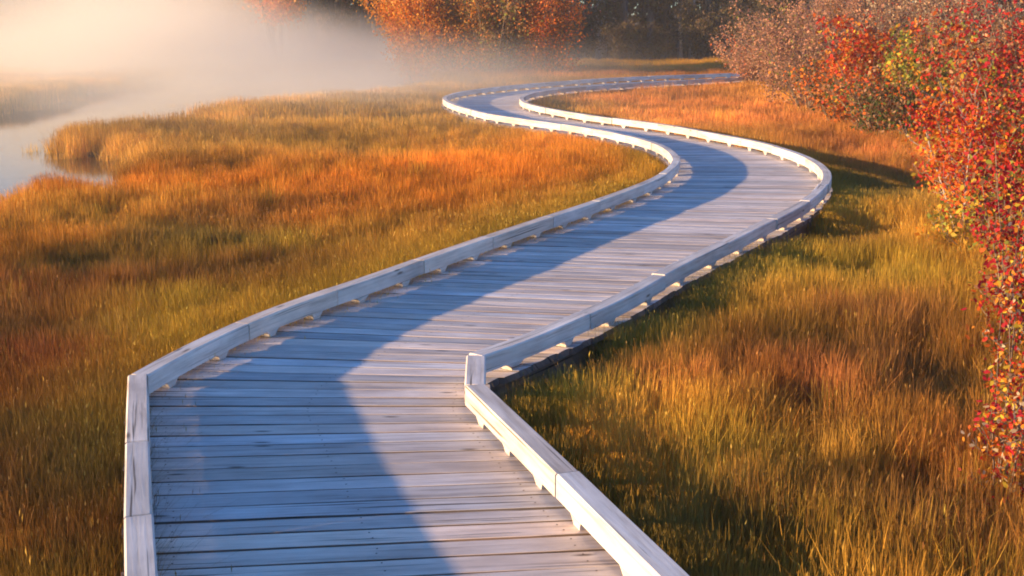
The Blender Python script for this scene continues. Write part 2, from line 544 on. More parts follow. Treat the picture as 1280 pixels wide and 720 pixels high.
M_WATER, nt, out = mat('still_water')
tc = N(nt, 'ShaderNodeTexCoord')
n1 = N(nt, 'ShaderNodeTexNoise', i_Scale=2.5, i_Detail=3.0); nt.links.new(tc.outputs['Object'], n1.inputs['Vector'])
bp = N(nt, 'ShaderNodeBump', i_Strength=.06, i_Distance=.02); nt.links.new(n1.outputs[0], bp.inputs['Height'])
p_ = N(nt, 'ShaderNodeBsdfPrincipled', i_Roughness=.06); p_.inputs['Base Color'].default_value = (.045, .04, .03, 1); p_.inputs['IOR'].default_value = 1.6
nt.links.new(bp.outputs[0], p_.inputs['Normal']); nt.links.new(p_.outputs[0], out.inputs[0])
wm = bpy.data.meshes.new('water')
wp = [(x, y, -.012) for x, y in WPOLY]
cc = WPOLY.mean(0)
WP2 = WPOLY + (WPOLY - cc) / np.linalg.norm(WPOLY - cc, axis=1)[:, None] * .0
wm.from_pydata([(x, y, -.012) for x, y in WP2], [], [tuple(range(len(WP2)))]); wm.materials.append(M_WATER)
wt = link(bpy.data.objects.new('water', wm)); tag(wt, kind='structure')

# ------------------------------------------------------------------ grass
def tuft(name, seed, nb, rad, h0, h1, w, lean, seg=3, heads=.022):
    r = np.random.default_rng(seed)
    V = []; Cc = []
    for b in range(nb):
        a = r.random() * 2 * pi; q = rad * sqrt(r.random())
        bx, by = q * cos(a), q * sin(a)
        h = (h1 - (h1 - h0) * r.random() ** 1.7) * (1 - .10 * (q / rad) ** 2); la = r.random() * 2 * pi; ln = abs(r.normal(0, lean)) * h
        fa = r.random() * pi; wx, wy = cos(fa), sin(fa)
        ww = w * r.uniform(.6, 1.3)
        pts = []
        for k in range(seg + 1):
            t = k / seg
            x = bx + cos(la) * ln * t ** 1.8; y = by + sin(la) * ln * t ** 1.8; z = h * (t - .12 * (ln / h) * t * t) - .03
            hw = ww * .5 * (1 - .85 * t ** 1.6)
            pts.append(((x - wx * hw, y - wy * hw, z), (x + wx * hw, y + wy * hw, z)))
        v = r.uniform(.55, 1.35); kind = r.random()
        cb = np.array([.92, .93, .75]) if kind < .5 else np.array([1.05, .85, .8])
        if kind > .9: cb = np.array([1.5, 1.5, 1.7])
        if r.random() < heads:
            p = np.array(pts[-1]).mean(0); hl = r.uniform(.015, .035); hw = max(ww * .7, hl * .07)
            V.append(((p[0], p[1], p[2] - hl * .3), (p[0] + wx * hw, p[1] + wy * hw, p[2] + hl * .3), (p[0] + .004, p[1], p[2] + hl), (p[0] - wx * hw, p[1] - wy * hw, p[2] + hl * .3)))
            Cc.append(np.array([1.05, 1.1, 1.35]) * r.uniform(.7, 1.2))
        for k in range(seg):
            t = (k + .5) / seg
            V.append((pts[k][0], pts[k][1], pts[k + 1][1], pts[k + 1][0]))
            Cc.append(v * (cb * (1 - t) + np.array([1.08, .95, .85]) * t))
    return bpy.data.objects.new(name, quads_mesh(name, np.array(V), np.clip(np.array(Cc), 0, 3), M_GRASS))

def coll(name, objs):
    c = bpy.data.collections.new(name)
    for o in objs: c.objects.link(o)
    return c
K_NEAR = coll('near_tufts', [tuft('grass_tuft', 100 + i, 110, .11, .22, .41, .0038, .15 + .035 * i, 4) for i in range(6)])
K_MID = coll('mid_tufts', [tuft('grass_tuft', 200 + i, 100, .14, .24, .40, .0058, .14 + .03 * i, 3) for i in range(6)])
K_FAR = coll('far_tufts', [tuft('grass_tuft', 300 + i, 110, .26, .24, .38, .010, .14, 2) for i in range(6)])

ORANGE = (.66, .24, .02); RUST = (.36, .115, .03); GOLD = (.66, .38, .055); YG = (.54, .40, .045); OLIVE = (.27, .21, .05)
BROWN = (.40, .19, .055); STRAW = (.66, .46, .17); SALMON = (.58, .22, .07); DGREEN = (.17, .17, .04); REDB = (.30, .075, .03)
BL = [  # (px, py, radius px x, radius px y, colour, weight)
    (300, 130, 420, 28, STRAW, 1.2), (250, 150, 200, 20, GOLD, 1.2), (500, 165, 240, 25, GOLD, .9), (100, 160, 90, 12, GOLD, 1.0),
    (450, 215, 300, 22, ORANGE, 1.8), (650, 185, 120, 20, ORANGE, 1.2), (120, 215, 120, 18, ORANGE, 1.4), (560, 235, 140, 20, ORANGE, 1.2),
    (100, 265, 160, 25, GOLD, .7), (60, 300, 120, 30, ORANGE, .7), (330, 265, 120, 15, BROWN, .8), (250, 300, 150, 18, OLIVE, .7), (420, 270, 90, 15, ORANGE, .9),
    (320, 320, 100, 20, YG, .8), (150, 345, 120, 18, BROWN, .9), (40, 370, 100, 25, RUST, 1.1), (200, 360, 120, 20, RUST, .8), (500, 290, 90, 15, GOLD, .7),
    (230, 385, 70, 20, YG, 1.2), (150, 430, 70, 20, YG, 1.1), (100, 400, 60, 15, GOLD, .8), (60, 450, 80, 35, REDB, 1.8), (20, 520, 60, 50, RUST, 1.6), (90, 530, 50, 40, BROWN, 1.4), (40, 400, 90, 20, BROWN, 1.2), (250, 345, 120, 14, BROWN, 1.2), (330, 330, 80, 12, REDB, .9),
    (110, 580, 50, 60, DGREEN, 1.8), (50, 620, 50, 50, REDB, 1.3), (60, 690, 60, 40, RUST, 1.2), (130, 660, 30, 60, DGREEN, 1.6), (10, 650, 40, 40, BROWN, 1.2),
    (640, 140, 90, 8, GOLD, 1), (760, 118, 120, 10, SALMON, 1.4), (900, 140, 120, 18, SALMON, 1.6), (1060, 190, 70, 20, SALMON, 1.4), (860, 110, 60, 5, SALMON, .8), (800, 92, 150, 5, SALMON, 1.5),
    (1060, 235, 70, 18, OLIVE, .8), (1060, 275, 60, 12, GOLD, 1.2), (960, 300, 50, 25, OLIVE, 1.0), (1080, 300, 60, 20, BROWN, .9), (1000, 330, 80, 25, YG, .9), (1110, 330, 80, 20, YG, 1.2),
    (880, 350, 70, 20, OLIVE, 1.2), (800, 400, 70, 25, DGREEN, .9), (780, 440, 60, 15, OLIVE, 1.0), (960, 380, 60, 20, GOLD, .9), (1100, 400, 100, 25, BROWN, 1.1), (900, 410, 60, 20, RUST, .9),
    (960, 470, 130, 26, SALMON, 1.8), (780, 470, 80, 16, SALMON, 1.5), (1040, 560, 110, 30, GOLD, 1.0), (900, 500, 90, 20, GOLD, 1.0), (1130, 480, 80, 30, BROWN, 1.2), (820, 520, 80, 20, GOLD, .8), (700, 490, 50, 15, YG, 1.1),
    (890, 550, 60, 20, YG, 1.0), (960, 590, 80, 25, GOLD, 1.0), (1010, 540, 80, 25, BROWN, 1.1), (1180, 560, 80, 40, RUST, 1.1), (1080, 620, 110, 30, BROWN, 1.4), (980, 650, 50, 25, YG, .7), (1180, 680, 100, 30, BROWN, 1.1), (1050, 700, 70, 20, GOLD, .9), (1100, 440, 120, 20, BROWN, 1.3), (1130, 520, 90, 15, GOLD, .8), (880, 470, 60, 12, GOLD, 1.0), (1000, 410, 80, 12, GOLD, 1.0), (1040, 505, 80, 12, RUST, 1.0),
    (1200, 350, 60, 15, YG, 1.0), (860, 640, 60, 30, OLIVE, 1.0),
]
blob = []
for px, py, rx, ry, c_, w_ in BL:
    c0 = G(px, py, .25); c1_ = G(px + rx, py, .25); u0 = G(px, py + ry, .25); u1 = G(px, max(py - ry, 40), .25)
    blob.append((c0[0], c0[1], max(.25, c1_[0] - c0[0]), max(.2, (u1[1] - u0[1]) / 2), c_, w_))

def tint(P, r):
    W = np.full(len(P), .12); Cs = np.outer(W, np.array(GOLD))
    jk = np.clip(P[:, 1] / 10, .3, 1)
    jx = P[:, 0] + jk * fbm(P[:, 0] * 1.8, P[:, 1] * 1.8, 21) * .35 * (1 + P[:, 1] * .03); jy = P[:, 1] + jk * fbm(P[:, 0] * 1.6, P[:, 1] * 1.6, 22) * .45 * (1 + P[:, 1] * .05)
    for x, y, rx, ry, c_, w_ in blob:
        g = w_ * np.exp(-.5 * (((jx - x) / rx) ** 2 + ((jy - y) / ry) ** 2) * 1.6)
        g = g ** 1.5
        W = W + g; Cs = Cs + np.outer(g, np.array(c_))
    col = Cs / W[:, None]
    n = fbm(P[:, 0] * 5, P[:, 1] * 5, 31)
    pal = np.array([RUST, YG, GOLD, BROWN, ORANGE, REDB])
    pick = pal[r.integers(0, 6, len(P))]
    f_ = np.where(r.random(len(P)) < .16, .6, .08)[:, None]
    col = col * (1 - f_) + pick * f_
    n2 = fbm(P[:, 0] * 2.2, P[:, 1] * 2.2, 33)
    col *= (1 + .42 * n + .32 * n2 + r.normal(0, .16, len(P)))[:, None].clip(.3, 1.8)
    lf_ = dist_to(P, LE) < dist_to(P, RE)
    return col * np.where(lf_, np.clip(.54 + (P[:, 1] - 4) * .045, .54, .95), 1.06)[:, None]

LOWS = []       # lower hollows tinted dark green: painted rail shadow at the bend, dark clumps elsewhere
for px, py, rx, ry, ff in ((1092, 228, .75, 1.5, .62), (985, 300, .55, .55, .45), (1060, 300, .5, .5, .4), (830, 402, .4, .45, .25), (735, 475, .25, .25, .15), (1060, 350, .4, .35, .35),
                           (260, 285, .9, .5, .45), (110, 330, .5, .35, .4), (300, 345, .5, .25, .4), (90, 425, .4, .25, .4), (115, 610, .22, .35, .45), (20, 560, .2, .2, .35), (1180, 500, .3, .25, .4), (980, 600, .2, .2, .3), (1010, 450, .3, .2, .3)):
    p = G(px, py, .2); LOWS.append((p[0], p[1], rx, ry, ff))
def grass(name, pts, coll_, label, seed, tall=1.0, left=True):
    r = np.random.default_rng(seed)
    n = len(pts)
    d_edge = dist_to(pts, POLY)
    z = ground_z(pts)
    me = bpy.data.meshes.new(name)
    me.vertices.add(n); me.vertices.foreach_set('co', np.c_[pts, z].astype(np.float32).ravel())
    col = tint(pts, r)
    nearE = np.exp(-(d_edge / .5) ** 2)[:, None] * np.clip((pts[:, 1:2] - 4.6) / 2, 0, 1) * (.75 * (pts[:, 1:2] < 16))
    col = col * (1 - nearE) + np.array(YG) * nearE
    hs = (.85 + .22 * fbm(pts[:, 0] * 1.5, pts[:, 1] * 1.5, 41) + r.normal(0, .10, n)).clip(.5, 1.45) * tall
    right = np.full(n, not left)
    hs = hs * 1.12
    hs = np.where((d_edge < 1.2) & (pts[:, 1] < 14), np.maximum(hs, 1.02), hs)
    if left: hs = np.minimum(hs, (np.where((pts[:, 1] > 5.4) & (d_edge < .6), .375, .43) + .13 * d_edge) / .41)
    low = right | (pts[:, 1] > 11.5)
    hs = np.where(low, hs * np.clip(.84 + d_edge * .9, 0, 1.06), hs)
    # low at the deck edge so that no blade leans over the rail
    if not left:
        g = .8 * np.exp(-(d_edge / .30) ** 2)[:, None] * (pts[:, 1:2] < 9)  # dark sedge green, also painting the near rail's shadow band
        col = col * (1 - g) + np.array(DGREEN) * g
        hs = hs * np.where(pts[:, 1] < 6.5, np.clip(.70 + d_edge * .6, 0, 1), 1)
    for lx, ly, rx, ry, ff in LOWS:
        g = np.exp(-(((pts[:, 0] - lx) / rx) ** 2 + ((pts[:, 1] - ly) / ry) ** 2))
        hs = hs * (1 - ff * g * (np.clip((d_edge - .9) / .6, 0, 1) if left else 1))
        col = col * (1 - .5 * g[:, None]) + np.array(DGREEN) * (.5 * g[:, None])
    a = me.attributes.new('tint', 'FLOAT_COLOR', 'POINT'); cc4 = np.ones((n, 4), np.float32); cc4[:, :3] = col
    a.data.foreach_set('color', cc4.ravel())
    a = me.attributes.new('hs', 'FLOAT_VECTOR', 'POINT'); ws = r.uniform(.85, 1.25, n)
    a.data.foreach_set('vector', np.c_[ws, ws, hs].astype(np.float32).ravel())
    a = me.attributes.new('rz', 'FLOAT_VECTOR', 'POINT')
    a.data.foreach_set('vector', np.c_[r.normal(0, .07, n), r.normal(0, .07, n), r.random(n) * 6.283].astype(np.float32).ravel())
    o = link(bpy.data.objects.new(name, me))
    ng = bpy.data.node_groups.new(name + '_scatter', 'GeometryNodeTree')
    ng.interface.new_socket('Geometry', in_out='INPUT', socket_type='NodeSocketGeometry')
    ng.interface.new_socket('Geometry', in_out='OUTPUT', socket_type='NodeSocketGeometry')
    gi = ng.nodes.new('NodeGroupInput'); go = ng.nodes.new('NodeGroupOutput')
    ip = ng.nodes.new('GeometryNodeInstanceOnPoints'); ci = ng.nodes.new('GeometryNodeCollectionInfo')
    ci.inputs['Collection'].default_value = coll_; ci.inputs['Separate Children'].default_value = True; ci.inputs['Reset Children'].default_value = True
    ip.inputs['Pick Instance'].default_value = True
    na = ng.nodes.new('GeometryNodeInputNamedAttribute'); na.data_type = 'FLOAT_VECTOR'; na.inputs['Name'].default_value = 'hs'
    nr = ng.nodes.new('GeometryNodeInputNamedAttribute'); nr.data_type = 'FLOAT_VECTOR'; nr.inputs['Name'].default_value = 'rz'
    er = ng.nodes.new('FunctionNodeEulerToRotation')
    ng.links.new(gi.outputs[0], ip.inputs['Points']); ng.links.new(ci.outputs[0], ip.inputs['Instance'])
    ng.links.new(nr.outputs[0], er.inputs[0]); ng.links.new(er.outputs[0], ip.inputs['Rotation']); ng.links.new(na.outputs[0], ip.inputs['Scale'])
    ng.links.new(ip.outputs[0], go.inputs[0])
    md = o.modifiers.new('scatter', 'NODES'); md.node_group = ng
    tag(o, label, 'grass', kind='stuff')
    return o

def scatter(y0, y1, dens, margin, seed, clear):
    r = np.random.default_rng(seed)
    half = lambda y: .45 * y + margin
    W = half(y1); n = int(2 * W * (y1 - y0) * dens)
    P = np.c_[r.uniform(-W, W, n), r.uniform(y0, y1, n)]
    P = P[abs(P[:, 0]) < half(P[:, 1])]
    P = P[~in_poly(P, POLY)]
    P = P[dist_to(P, POLY) > clear * .5]
    # a thicker fringe left of the walk, added to block low sun under the rail
    LQ = LE[(LE[:, 1] > y0 - .5) & (LE[:, 1] < min(y1, 12.5) + .5)]
    m_ = int(46 * dens) if len(LQ) else 0; Q_ = LQ[r.integers(0, max(len(LQ), 1), m_)] + r.normal(0, .34, (m_, 2))
    Q_ = Q_[(Q_[:, 1] > y0) & (Q_[:, 1] < min(y1, 12.5))]; Q_ = Q_[~in_poly(Q_, POLY)]; 
    if len(Q_): Q_ = Q_[dist_to(Q_, POLY) > .06]; P = np.vstack([P, Q_])
    w = in_poly(P, WPOLY); ds = dist_seg(P, WPOLY)
    P = P[(~w & (ds > .05)) | (w & (r.random(len(P)) < .35 * np.exp(-ds / .22))) | (w & (P[:, 1] > 15) & (r.random(len(P)) < .004))]
    # thinner and bare spots
    return P
# which side of the walk: left of the left rail or right of the right rail
def side(P):
    i, dl_ = None, dist_to(P, LE); dr_ = dist_to(P, RE)
    return dl_ < dr_
D = 1.0
groups = [(1.0, 9.5, 95 * D, 2.2, 51, .10, K_NEAR, 1.0), (9.5, 20, 58 * D, 5, 52, .12, K_MID, 1.0), (20, 47, 20 * D, 9, 53, .22, K_FAR, 1.0)]
LB = {(0, 0): 'rust red, green and golden marsh grass close by, left of the boardwalk corner', (0, 1): 'golden and rust marsh grass close by, right of the near kerb rail',
      (1, 0): 'bright orange marsh grass filling the left meadow in the middle distance', (1, 1): 'yellow green marsh grass on the outside of the right hand boardwalk bend',
      (2, 0): 'pale straw coloured grass of the misty far meadow beside the water', (2, 1): 'salmon orange grass between the far boardwalk and the right shrubs'}
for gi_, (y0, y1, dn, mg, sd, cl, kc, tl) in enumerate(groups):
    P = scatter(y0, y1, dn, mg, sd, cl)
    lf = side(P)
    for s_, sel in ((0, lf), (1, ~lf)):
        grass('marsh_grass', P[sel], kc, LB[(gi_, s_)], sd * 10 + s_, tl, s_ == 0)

# ------------------------------------------------------------------ woody plants
def nrm(v): return v / (np.linalg.norm(v) + 1e-9)
def grow(r, h, spread, nst, rad0, sub=7, twig=4, trunk_clear=.15, curl=.25):
    """returns (branches, twig points)"""
    br = []; tips = []
    for s_ in range(nst):
        a = r.random() * 2 * pi if nst > 1 else 0
        base = np.array([cos(a), sin(a), 0]) * r.random() * spread * (.5 if nst > 15 else .12) * (nst > 1)
        out = nrm(np.array([cos(a), sin(a), 0])) * spread * r.uniform(.25, 1.0) * (1 if nst > 1 else .1)
        H = h * r.uniform(.7, 1.0)
        n = 7; pts = [base]
        w = np.zeros(3)
        for k in range(1, n + 1):
            t = k / n; w = w + r.normal(0, curl * spread * .10, 3) * np.array([1, 1, .2])
            pts.append(base + out * t ** 1.3 + np.array([0, 0, H * t]) + w * t)
        rd = [rad0 * (1 - .8 * k / n) * r.uniform(.9, 1.1) for k in range(n + 1)]
        br.append((pts, rd))
        for q in range(sub):
            t = trunk_clear + (1 - trunk_clear) * (q + r.random()) / sub
            i = min(int(t * n), n - 1); p = pts[i] + (pts[i + 1] - pts[i]) * (t * n - i)
            a2 = r.random() * 2 * pi
            d = nrm(np.array([cos(a2), sin(a2), r.uniform(.25, 1.1)]))
            L = spread * r.uniform(.35, .75) * (1.05 - .5 * t)
            bp_ = [p]
            for k in range(1, 5):
                d = nrm(d + r.normal(0, .18, 3) + np.array([0, 0, .10])); bp_.append(bp_[-1] + d * L / 4)
            rb = rad0 * .35 * (1 - .5 * t)
            br.append((bp_, [rb * (1 - .75 * k / 4) for k in range(5)]))
            for u in range(twig):
                k = r.integers(1, 5); p2 = bp_[k]
                d2 = nrm(d + r.normal(0, .7, 3)); L2 = L * r.uniform(.2, .55)
                tp_ = [p2, p2 + d2 * L2 * .5 + r.normal(0, .03, 3) * L2, p2 + nrm(d2 + np.array([0, 0, .3])) * L2]
                br.append((tp_, [rb * .3, rb * .22, rb * .1]))
                tips.append((tp_[0], tp_[1], tp_[2]))
            tips.append((bp_[2], bp_[3], bp_[4]))
        tips.append((pts[-3], pts[-2], pts[-1]))
    return br, tips

def leaves(r, tips, n, size, pal, jit, wts=None, minz=.05, hexa=False, clump=True):
    T_ = np.array(tips); k = len(T_)
    wt = r.random(k) ** 1.5 + .05 if clump else np.ones(k); wt /= wt.sum()
    i = r.choice(k, n, p=wt); t = r.random(n)[:, None]
    A, B, Cc = T_[i, 0], T_[i, 1], T_[i, 2]
    P = np.where(t < .5, A + (B - A) * t * 2, B + (Cc - B) * (t * 2 - 1)) + r.normal(0, jit, (n, 3))
    P[:, 2] = np.maximum(P[:, 2], minz)
    u = r.normal(0, 1, (n, 3)); u[:, 2] -= .4; u /= np.linalg.norm(u, axis=1)[:, None]
    v = np.cross(u, r.normal(0, 1, (n, 3))); v /= np.linalg.norm(v, axis=1)[:, None]
    w = np.cross(u, v)
    s_ = size * r.uniform(.55, 1.3, n)[:, None]
    V = np.stack([P, P + u * s_ * .45 + v * s_ * .32 + w * s_ * .1, P + u * s_, P + u * s_ * .45 - v * s_ * .32 + w * s_ * .1], 1)
    if hexa:
        V = np.stack([P, P + u * s_ * .28 + v * s_ * .28 + w * s_ * .06, P + u * s_ * .68 + v * s_ * .25 + w * s_ * .05, P + u * s_ - w * s_ * .08, P + u * s_ * .68 - v * s_ * .25 + w * s_ * .05, P + u * s_ * .28 - v * s_ * .28 + w * s_ * .06], 1)
    pal = np.array(pal); wts = np.array(wts) if wts is not None else np.ones(len(pal)); wts = wts / wts.sum()
    cp = pal[r.choice(len(pal), k, p=wts)][i]; cq = pal[r.choice(len(pal), n, p=wts)]
    m = (r.random(n) < .45)[:, None]
    C_ = np.where(m, cp, cq) * r.uniform(.65, 1.3, n)[:, None]
    return V, C_

def shrub_mesh(seed, h, spread, nst, rad0, nleaf, lsize, pal, jit, wts=None, sub=7, twig=4, curl=.25, thin=None, clear=.15, ns=4, hexa=False):
    r = np.random.default_rng(seed)
    br, tips = grow(r, h, spread, nst, rad0, sub, twig, clear, curl)
    mb = MB()
    for pts, rd in br:
        mb.tube(pts, [max(x, .0022) for x in rd], ns if rd[0] > .01 else 3)
    V, C_ = leaves(r, tips, nleaf, lsize, pal, jit, wts, hexa=hexa)
    return mb, V, C_

def shrub(name, loc, rz, label, cat, seed, bark=None, group=None, woodname='stem', **kw):
    mb, V, C_ = shrub_mesh(seed, **kw)
    z = ground_z(np.array([[loc[0], loc[1]]]))[0]
    root = empty(name, (loc[0], loc[1], z - .02), rz)
    tag(root, label, cat, group)
    mb.build(woodname, bark or M_BARK, root, True)
    link(bpy.data.objects.new('foliage', quads_mesh('foliage', V, C_, M_LEAF)), root)
    return root

RED = (.50, .035, .02); CRIM = (.42, .02, .035); ORR = (.62, .13, .02); ORL = (.68, .25, .03); YEL = (.62, .44, .05); LGR = (.28, .30, .05); DGR = (.10, .13, .03)
TAN = (.52, .29, .16); MAUVE = (.42, .20, .15); BRN = (.24, .12, .06); PINK = (.62, .30, .19); CREAM = (.62, .48, .32)
SR = []
def S(px, py, label, seed, **kw):
    p = G(px, py, 0); SR.append(p)
    return shrub(kw.pop('name', 'shrub'), p, seed * 1.3, label, kw.pop('cat', 'shrub'), seed, **kw)

FL = dict(nst=14, rad0=.016, jit=.07, sub=9, twig=6, curl=.35)          # fluffy seeding shrubs
S(942, 117, 'low tan pink feathery shrub at the far tip of the right thicket', 11, h=1.4, spread=1.2, nleaf=7000, lsize=.055, pal=[PINK, TAN, MAUVE, ORR], wts=[3, 3, 2, 1], **FL)
S(975, 129, 'tan and mauve feathery shrub, second from the far tip of the right thicket', 12, h=2.0, spread=1.3, nleaf=9000, lsize=.055, pal=[MAUVE, TAN, PINK, BRN], wts=[3, 3, 2, 2], **FL)
S(1010, 150, 'mauve brown feathery shrub with pale twigs left of the orange red shrub', 13, h=2.2, spread=1.35, nleaf=9000, lsize=.05, pal=[MAUVE, TAN, BRN, PINK, LGR], wts=[3, 2, 3, 2, .5], **FL)
S(1035, 124, 'pale mauve twiggy shrub rising behind the feathery thicket', 14, h=2.7, spread=1.5, nleaf=8000, lsize=.055, pal=[MAUVE, PINK, TAN], **FL)
S(1060, 128, 'tall greyish pink twiggy shrub behind the orange red shrub', 15, h=3.3, spread=1.6, nleaf=10000, lsize=.055, pal=[MAUVE, PINK, TAN, BRN], **FL)
S(1130, 140, 'tall tan twiggy shrub behind the green leaved patch', 16, h=3.8, spread=1.8, nleaf=11000, lsize=.055, pal=[TAN, CREAM, MAUVE, BRN, RED], wts=[3, 2, 2, 2, .5], **FL)
S(1210, 160, 'tall brown twiggy shrub behind the red shrub at the right edge', 17, h=3.4, spread=1.6, nleaf=10000, lsize=.05, pal=[TAN, BRN, MAUVE, CREAM, RED], wts=[3, 3, 2, 1, 1], **FL)
LF = dict(nst=9, rad0=.02, jit=.08, sub=8, twig=5)
S(1085, 180, 'bright orange red leaved shrub standing out in the middle of the right thicket', 21, h=2.1, spread=1.0, nleaf=5200, lsize=.075, pal=[ORR, RED, ORL, YEL], wts=[4, 3, 2, 1], **LF)
S(1045, 172, 'small rusty orange shrub at the foot of the bright orange red one', 22, h=1.1, spread=.9, nleaf=3600, lsize=.065, pal=[ORR, BRN, ORL, DGR], wts=[3, 2, 2, 1], **LF)
S(1150, 190, 'yellow green leaved shrub between the orange red and the crimson shrubs', 23, h=1.7, spread=1.0, nleaf=5200, lsize=.07, pal=[LGR, YEL, DGR, ORL, BRN], wts=[4, 2, 2, 1, 1], **LF)
S(1105, 196, 'low dark brown and green shrub at the thicket foot behind the grass', 24, h=1.0, spread=1.0, nleaf=4200, lsize=.06, pal=[BRN, DGR, TAN, ORR], wts=[3, 3, 1, 1], **LF)
S(1215, 205, 'rust brown shrub with scattered red leaves beside the yellow green one', 25, h=2.0, spread=1.0, nleaf=5200, lsize=.065, pal=[BRN, RED, TAN, ORL], wts=[3, 2, 2, 1], **LF)
S(1290, 215, 'crimson leaved shrub cut by the top right corner of the frame', 26, h=3.0, spread=1.3, nleaf=6500, lsize=.07, pal=[RED, CRIM, BRN, ORR, TAN], wts=[3, 3, 2, 1, 1], **LF)
NR = dict(hexa=True, nst=8, rad0=.016, jit=.06, sub=9, twig=5, clear=.3)
S(1200, 335, 'large red and orange leaved shrub with pale bare stems beside the bend', 31, h=1.5, spread=.68, nleaf=6000, lsize=.038, pal=[RED, ORR, CRIM, ORL, YEL], wts=[3, 4, 1, 2, 1], bark=M_PALEBARK, **NR)
S(1290, 350, 'dense red and green leaved shrub at the right edge behind the slim sapling', 32, h=2.0, spread=.8, nleaf=7500, lsize=.038, pal=[RED, CRIM, ORR, LGR, BRN, YEL], wts=[4, 2, 2, 2, 2, 1], **NR)
S(1262, 480, 'red and rust leaved shrub at the right edge above the slim sapling', 35, h=1.45, spread=.34, nst=7, rad0=.009, nleaf=3200, lsize=.034, pal=[CRIM, RED, ORR, BRN, LGR, YEL], wts=[4, 3, 2, 2, 1, 1], jit=.04, sub=9, twig=4, hexa=True, clear=.12)
S(1225, 352, 'yellow leaved low shrub under the large red and orange one', 33, h=.62, spread=.5, nleaf=1700, lsize=.05, pal=[YEL, LGR, ORL, GOLD], wts=[3, 2, 1, 2], nst=9, rad0=.01, jit=.05, sub=6, twig=3)
S(1238, 700, 'slim sapling with crimson, orange and yellow leaves at the lower right, nearest the camera', 34, name='sapling', cat='sapling', h=1.5, spread=.24, nst=6, rad0=.007, nleaf=2200, lsize=.024, hexa=True, pal=[CRIM, RED, ORR, ORL, YEL, CREAM, CRIM], jit=.025, sub=11, twig=3, clear=.12, curl=.6)

# orange trees out in the mist
OT = dict(nst=20, rad0=.03, jit=.15, sub=11, twig=6, curl=.3, clear=.02)
def TB(px, py, X_=0, **kw): pass
S(540, 102, 'glowing orange bushy tree at the misty left end of the central clump', 41, name='bushy_tree', cat='tree', h=3.2, spread=1.45, nleaf=26000, lsize=.085, pal=[(.85, .36, .05), (.80, .24, .03), (.80, .50, .08), (.75, .34, .08)], wts=[4, 3, 1, 2], **OT)
S(612, 102, 'olive brown thinly leaved bushy tree in the middle of the central clump', 42, name='bushy_tree', cat='tree', h=3.6, spread=1.6, nleaf=20000, lsize=.08, pal=[(.36, .19, .08), (.42, .28, .10), (.75, .25, .05), LGR], wts=[4, 3, 1.5, 1], **OT)
S(682, 102, 'red orange bushy tree at the right end of the central clump', 43, name='bushy_tree', cat='tree', h=2.9, spread=1.15, nleaf=20000, lsize=.08, pal=[(.75, .20, .03), (.6, .10, .03), BRN, ORL], wts=[4, 2, 2, 2], **OT)
S(350, 90, 'orange crowned tree half lost in the mist at the top left', 44, name='bushy_tree', cat='tree', h=6.5, spread=2.6, nst=5, rad0=.08, nleaf=30000, lsize=.13, pal=[(.85, .36, .05), (.80, .24, .03), (.75, .34, .08)], jit=.2, sub=12, twig=6, clear=.28, woodname='trunk')
S(420, 70, 'dull brown tree between the orange tree and the central clump', 45, name='bushy_tree', cat='tree', h=5.5, spread=2.0, nst=6, rad0=.07, nleaf=9000, lsize=.10, pal=[BRN, MAUVE, (.2, .11, .05)], jit=.2, sub=12, twig=6, clear=.1, woodname='trunk')

# ------------------------------------------------------------------ forest
def tree_proto(seed, h, rad, bark, pal, nleaf, clear, lsize=.22, spread=2.2):
    r = np.random.default_rng(seed)
    n = 14; pts = []; w = np.zeros(2)
    ln = r.normal(0, .02, 2)
    for k in range(n + 1):
        w = w + r.normal(0, .05, 2) * (h / 14); z = h * k / n
        pts.append(np.array([w[0] + ln[0] * z, w[1] + ln[1] * z, z]))
    rd = [rad * (1.35 if k == 0 else 1) * (1 - .85 * k / n) for k in range(n + 1)]
    mb = MB(); mb.tube(pts, rd, 8); tips = []; lm = MB()
    for q in range(34):
        t = clear + (1 - clear) * (q + r.random()) / 34
        i = min(int(t * n), n - 1); p = pts[i] + (pts[i + 1] - pts[i]) * (t * n - i)
        a = r.random() * 2 * pi; d = nrm(np.array([cos(a), sin(a), r.uniform(-.1, .8)]))
        L = spread * r.uniform(.4, 1) * (1.1 - .8 * t)
        b = [p]
        for k in range(4):
            d = nrm(d + r.normal(0, .15, 3)); b.append(b[-1] + d * L / 4)
        rb = max(.012, rad * .22 * (1 - .6 * t))
        mb.tube(b, [rb * (1 - .7 * k / 4) for k in range(5)], 4)
        for u in range(4):
            k = r.integers(1, 5); d2 = nrm(d + r.normal(0, .7, 3)); L2 = L * r.uniform(.2, .5)
            mb.tube([b[k], b[k] + d2 * L2], [rb * .3, rb * .1], 3)
            tips.append((b[k], b[k] + d2 * L2 * .5, b[k] + d2 * L2))
        tips.append((b[2], b[3], b[4]))
    # dead side twigs low on the stem
    for q in range(10):
        z = r.uniform(.6, h * clear); i = int(z / h * n); p = pts[i] + (pts[i + 1] - pts[i]) * (z / h * n - i)
        a = r.random() * 2 * pi; d = nrm(np.array([cos(a), sin(a), r.uniform(-.2, .6)])); L = r.uniform(.4, 1.4)
        mb.tube([p, p + d * L * .5, p + nrm(d + np.array([0, 0, .2])) * L], [.014, .009, .004], 3)
    V, C_ = leaves(r, tips, nleaf, lsize, pal, .18)
    return mb.mesh('trunk', bark, True), quads_mesh('crown', V, C_, M_LEAF)
DK = [(.09, .08, .035), (.13, .08, .05), (.09, .06, .045)]  # dark leaf tones stand in for shade over the forest
DP = [tree_proto(60 + i, 11 + i, .13 + .02 * i, M_DARKBARK, DK, 7000, .16 + .05 * (i % 3)) for i in range(4)]
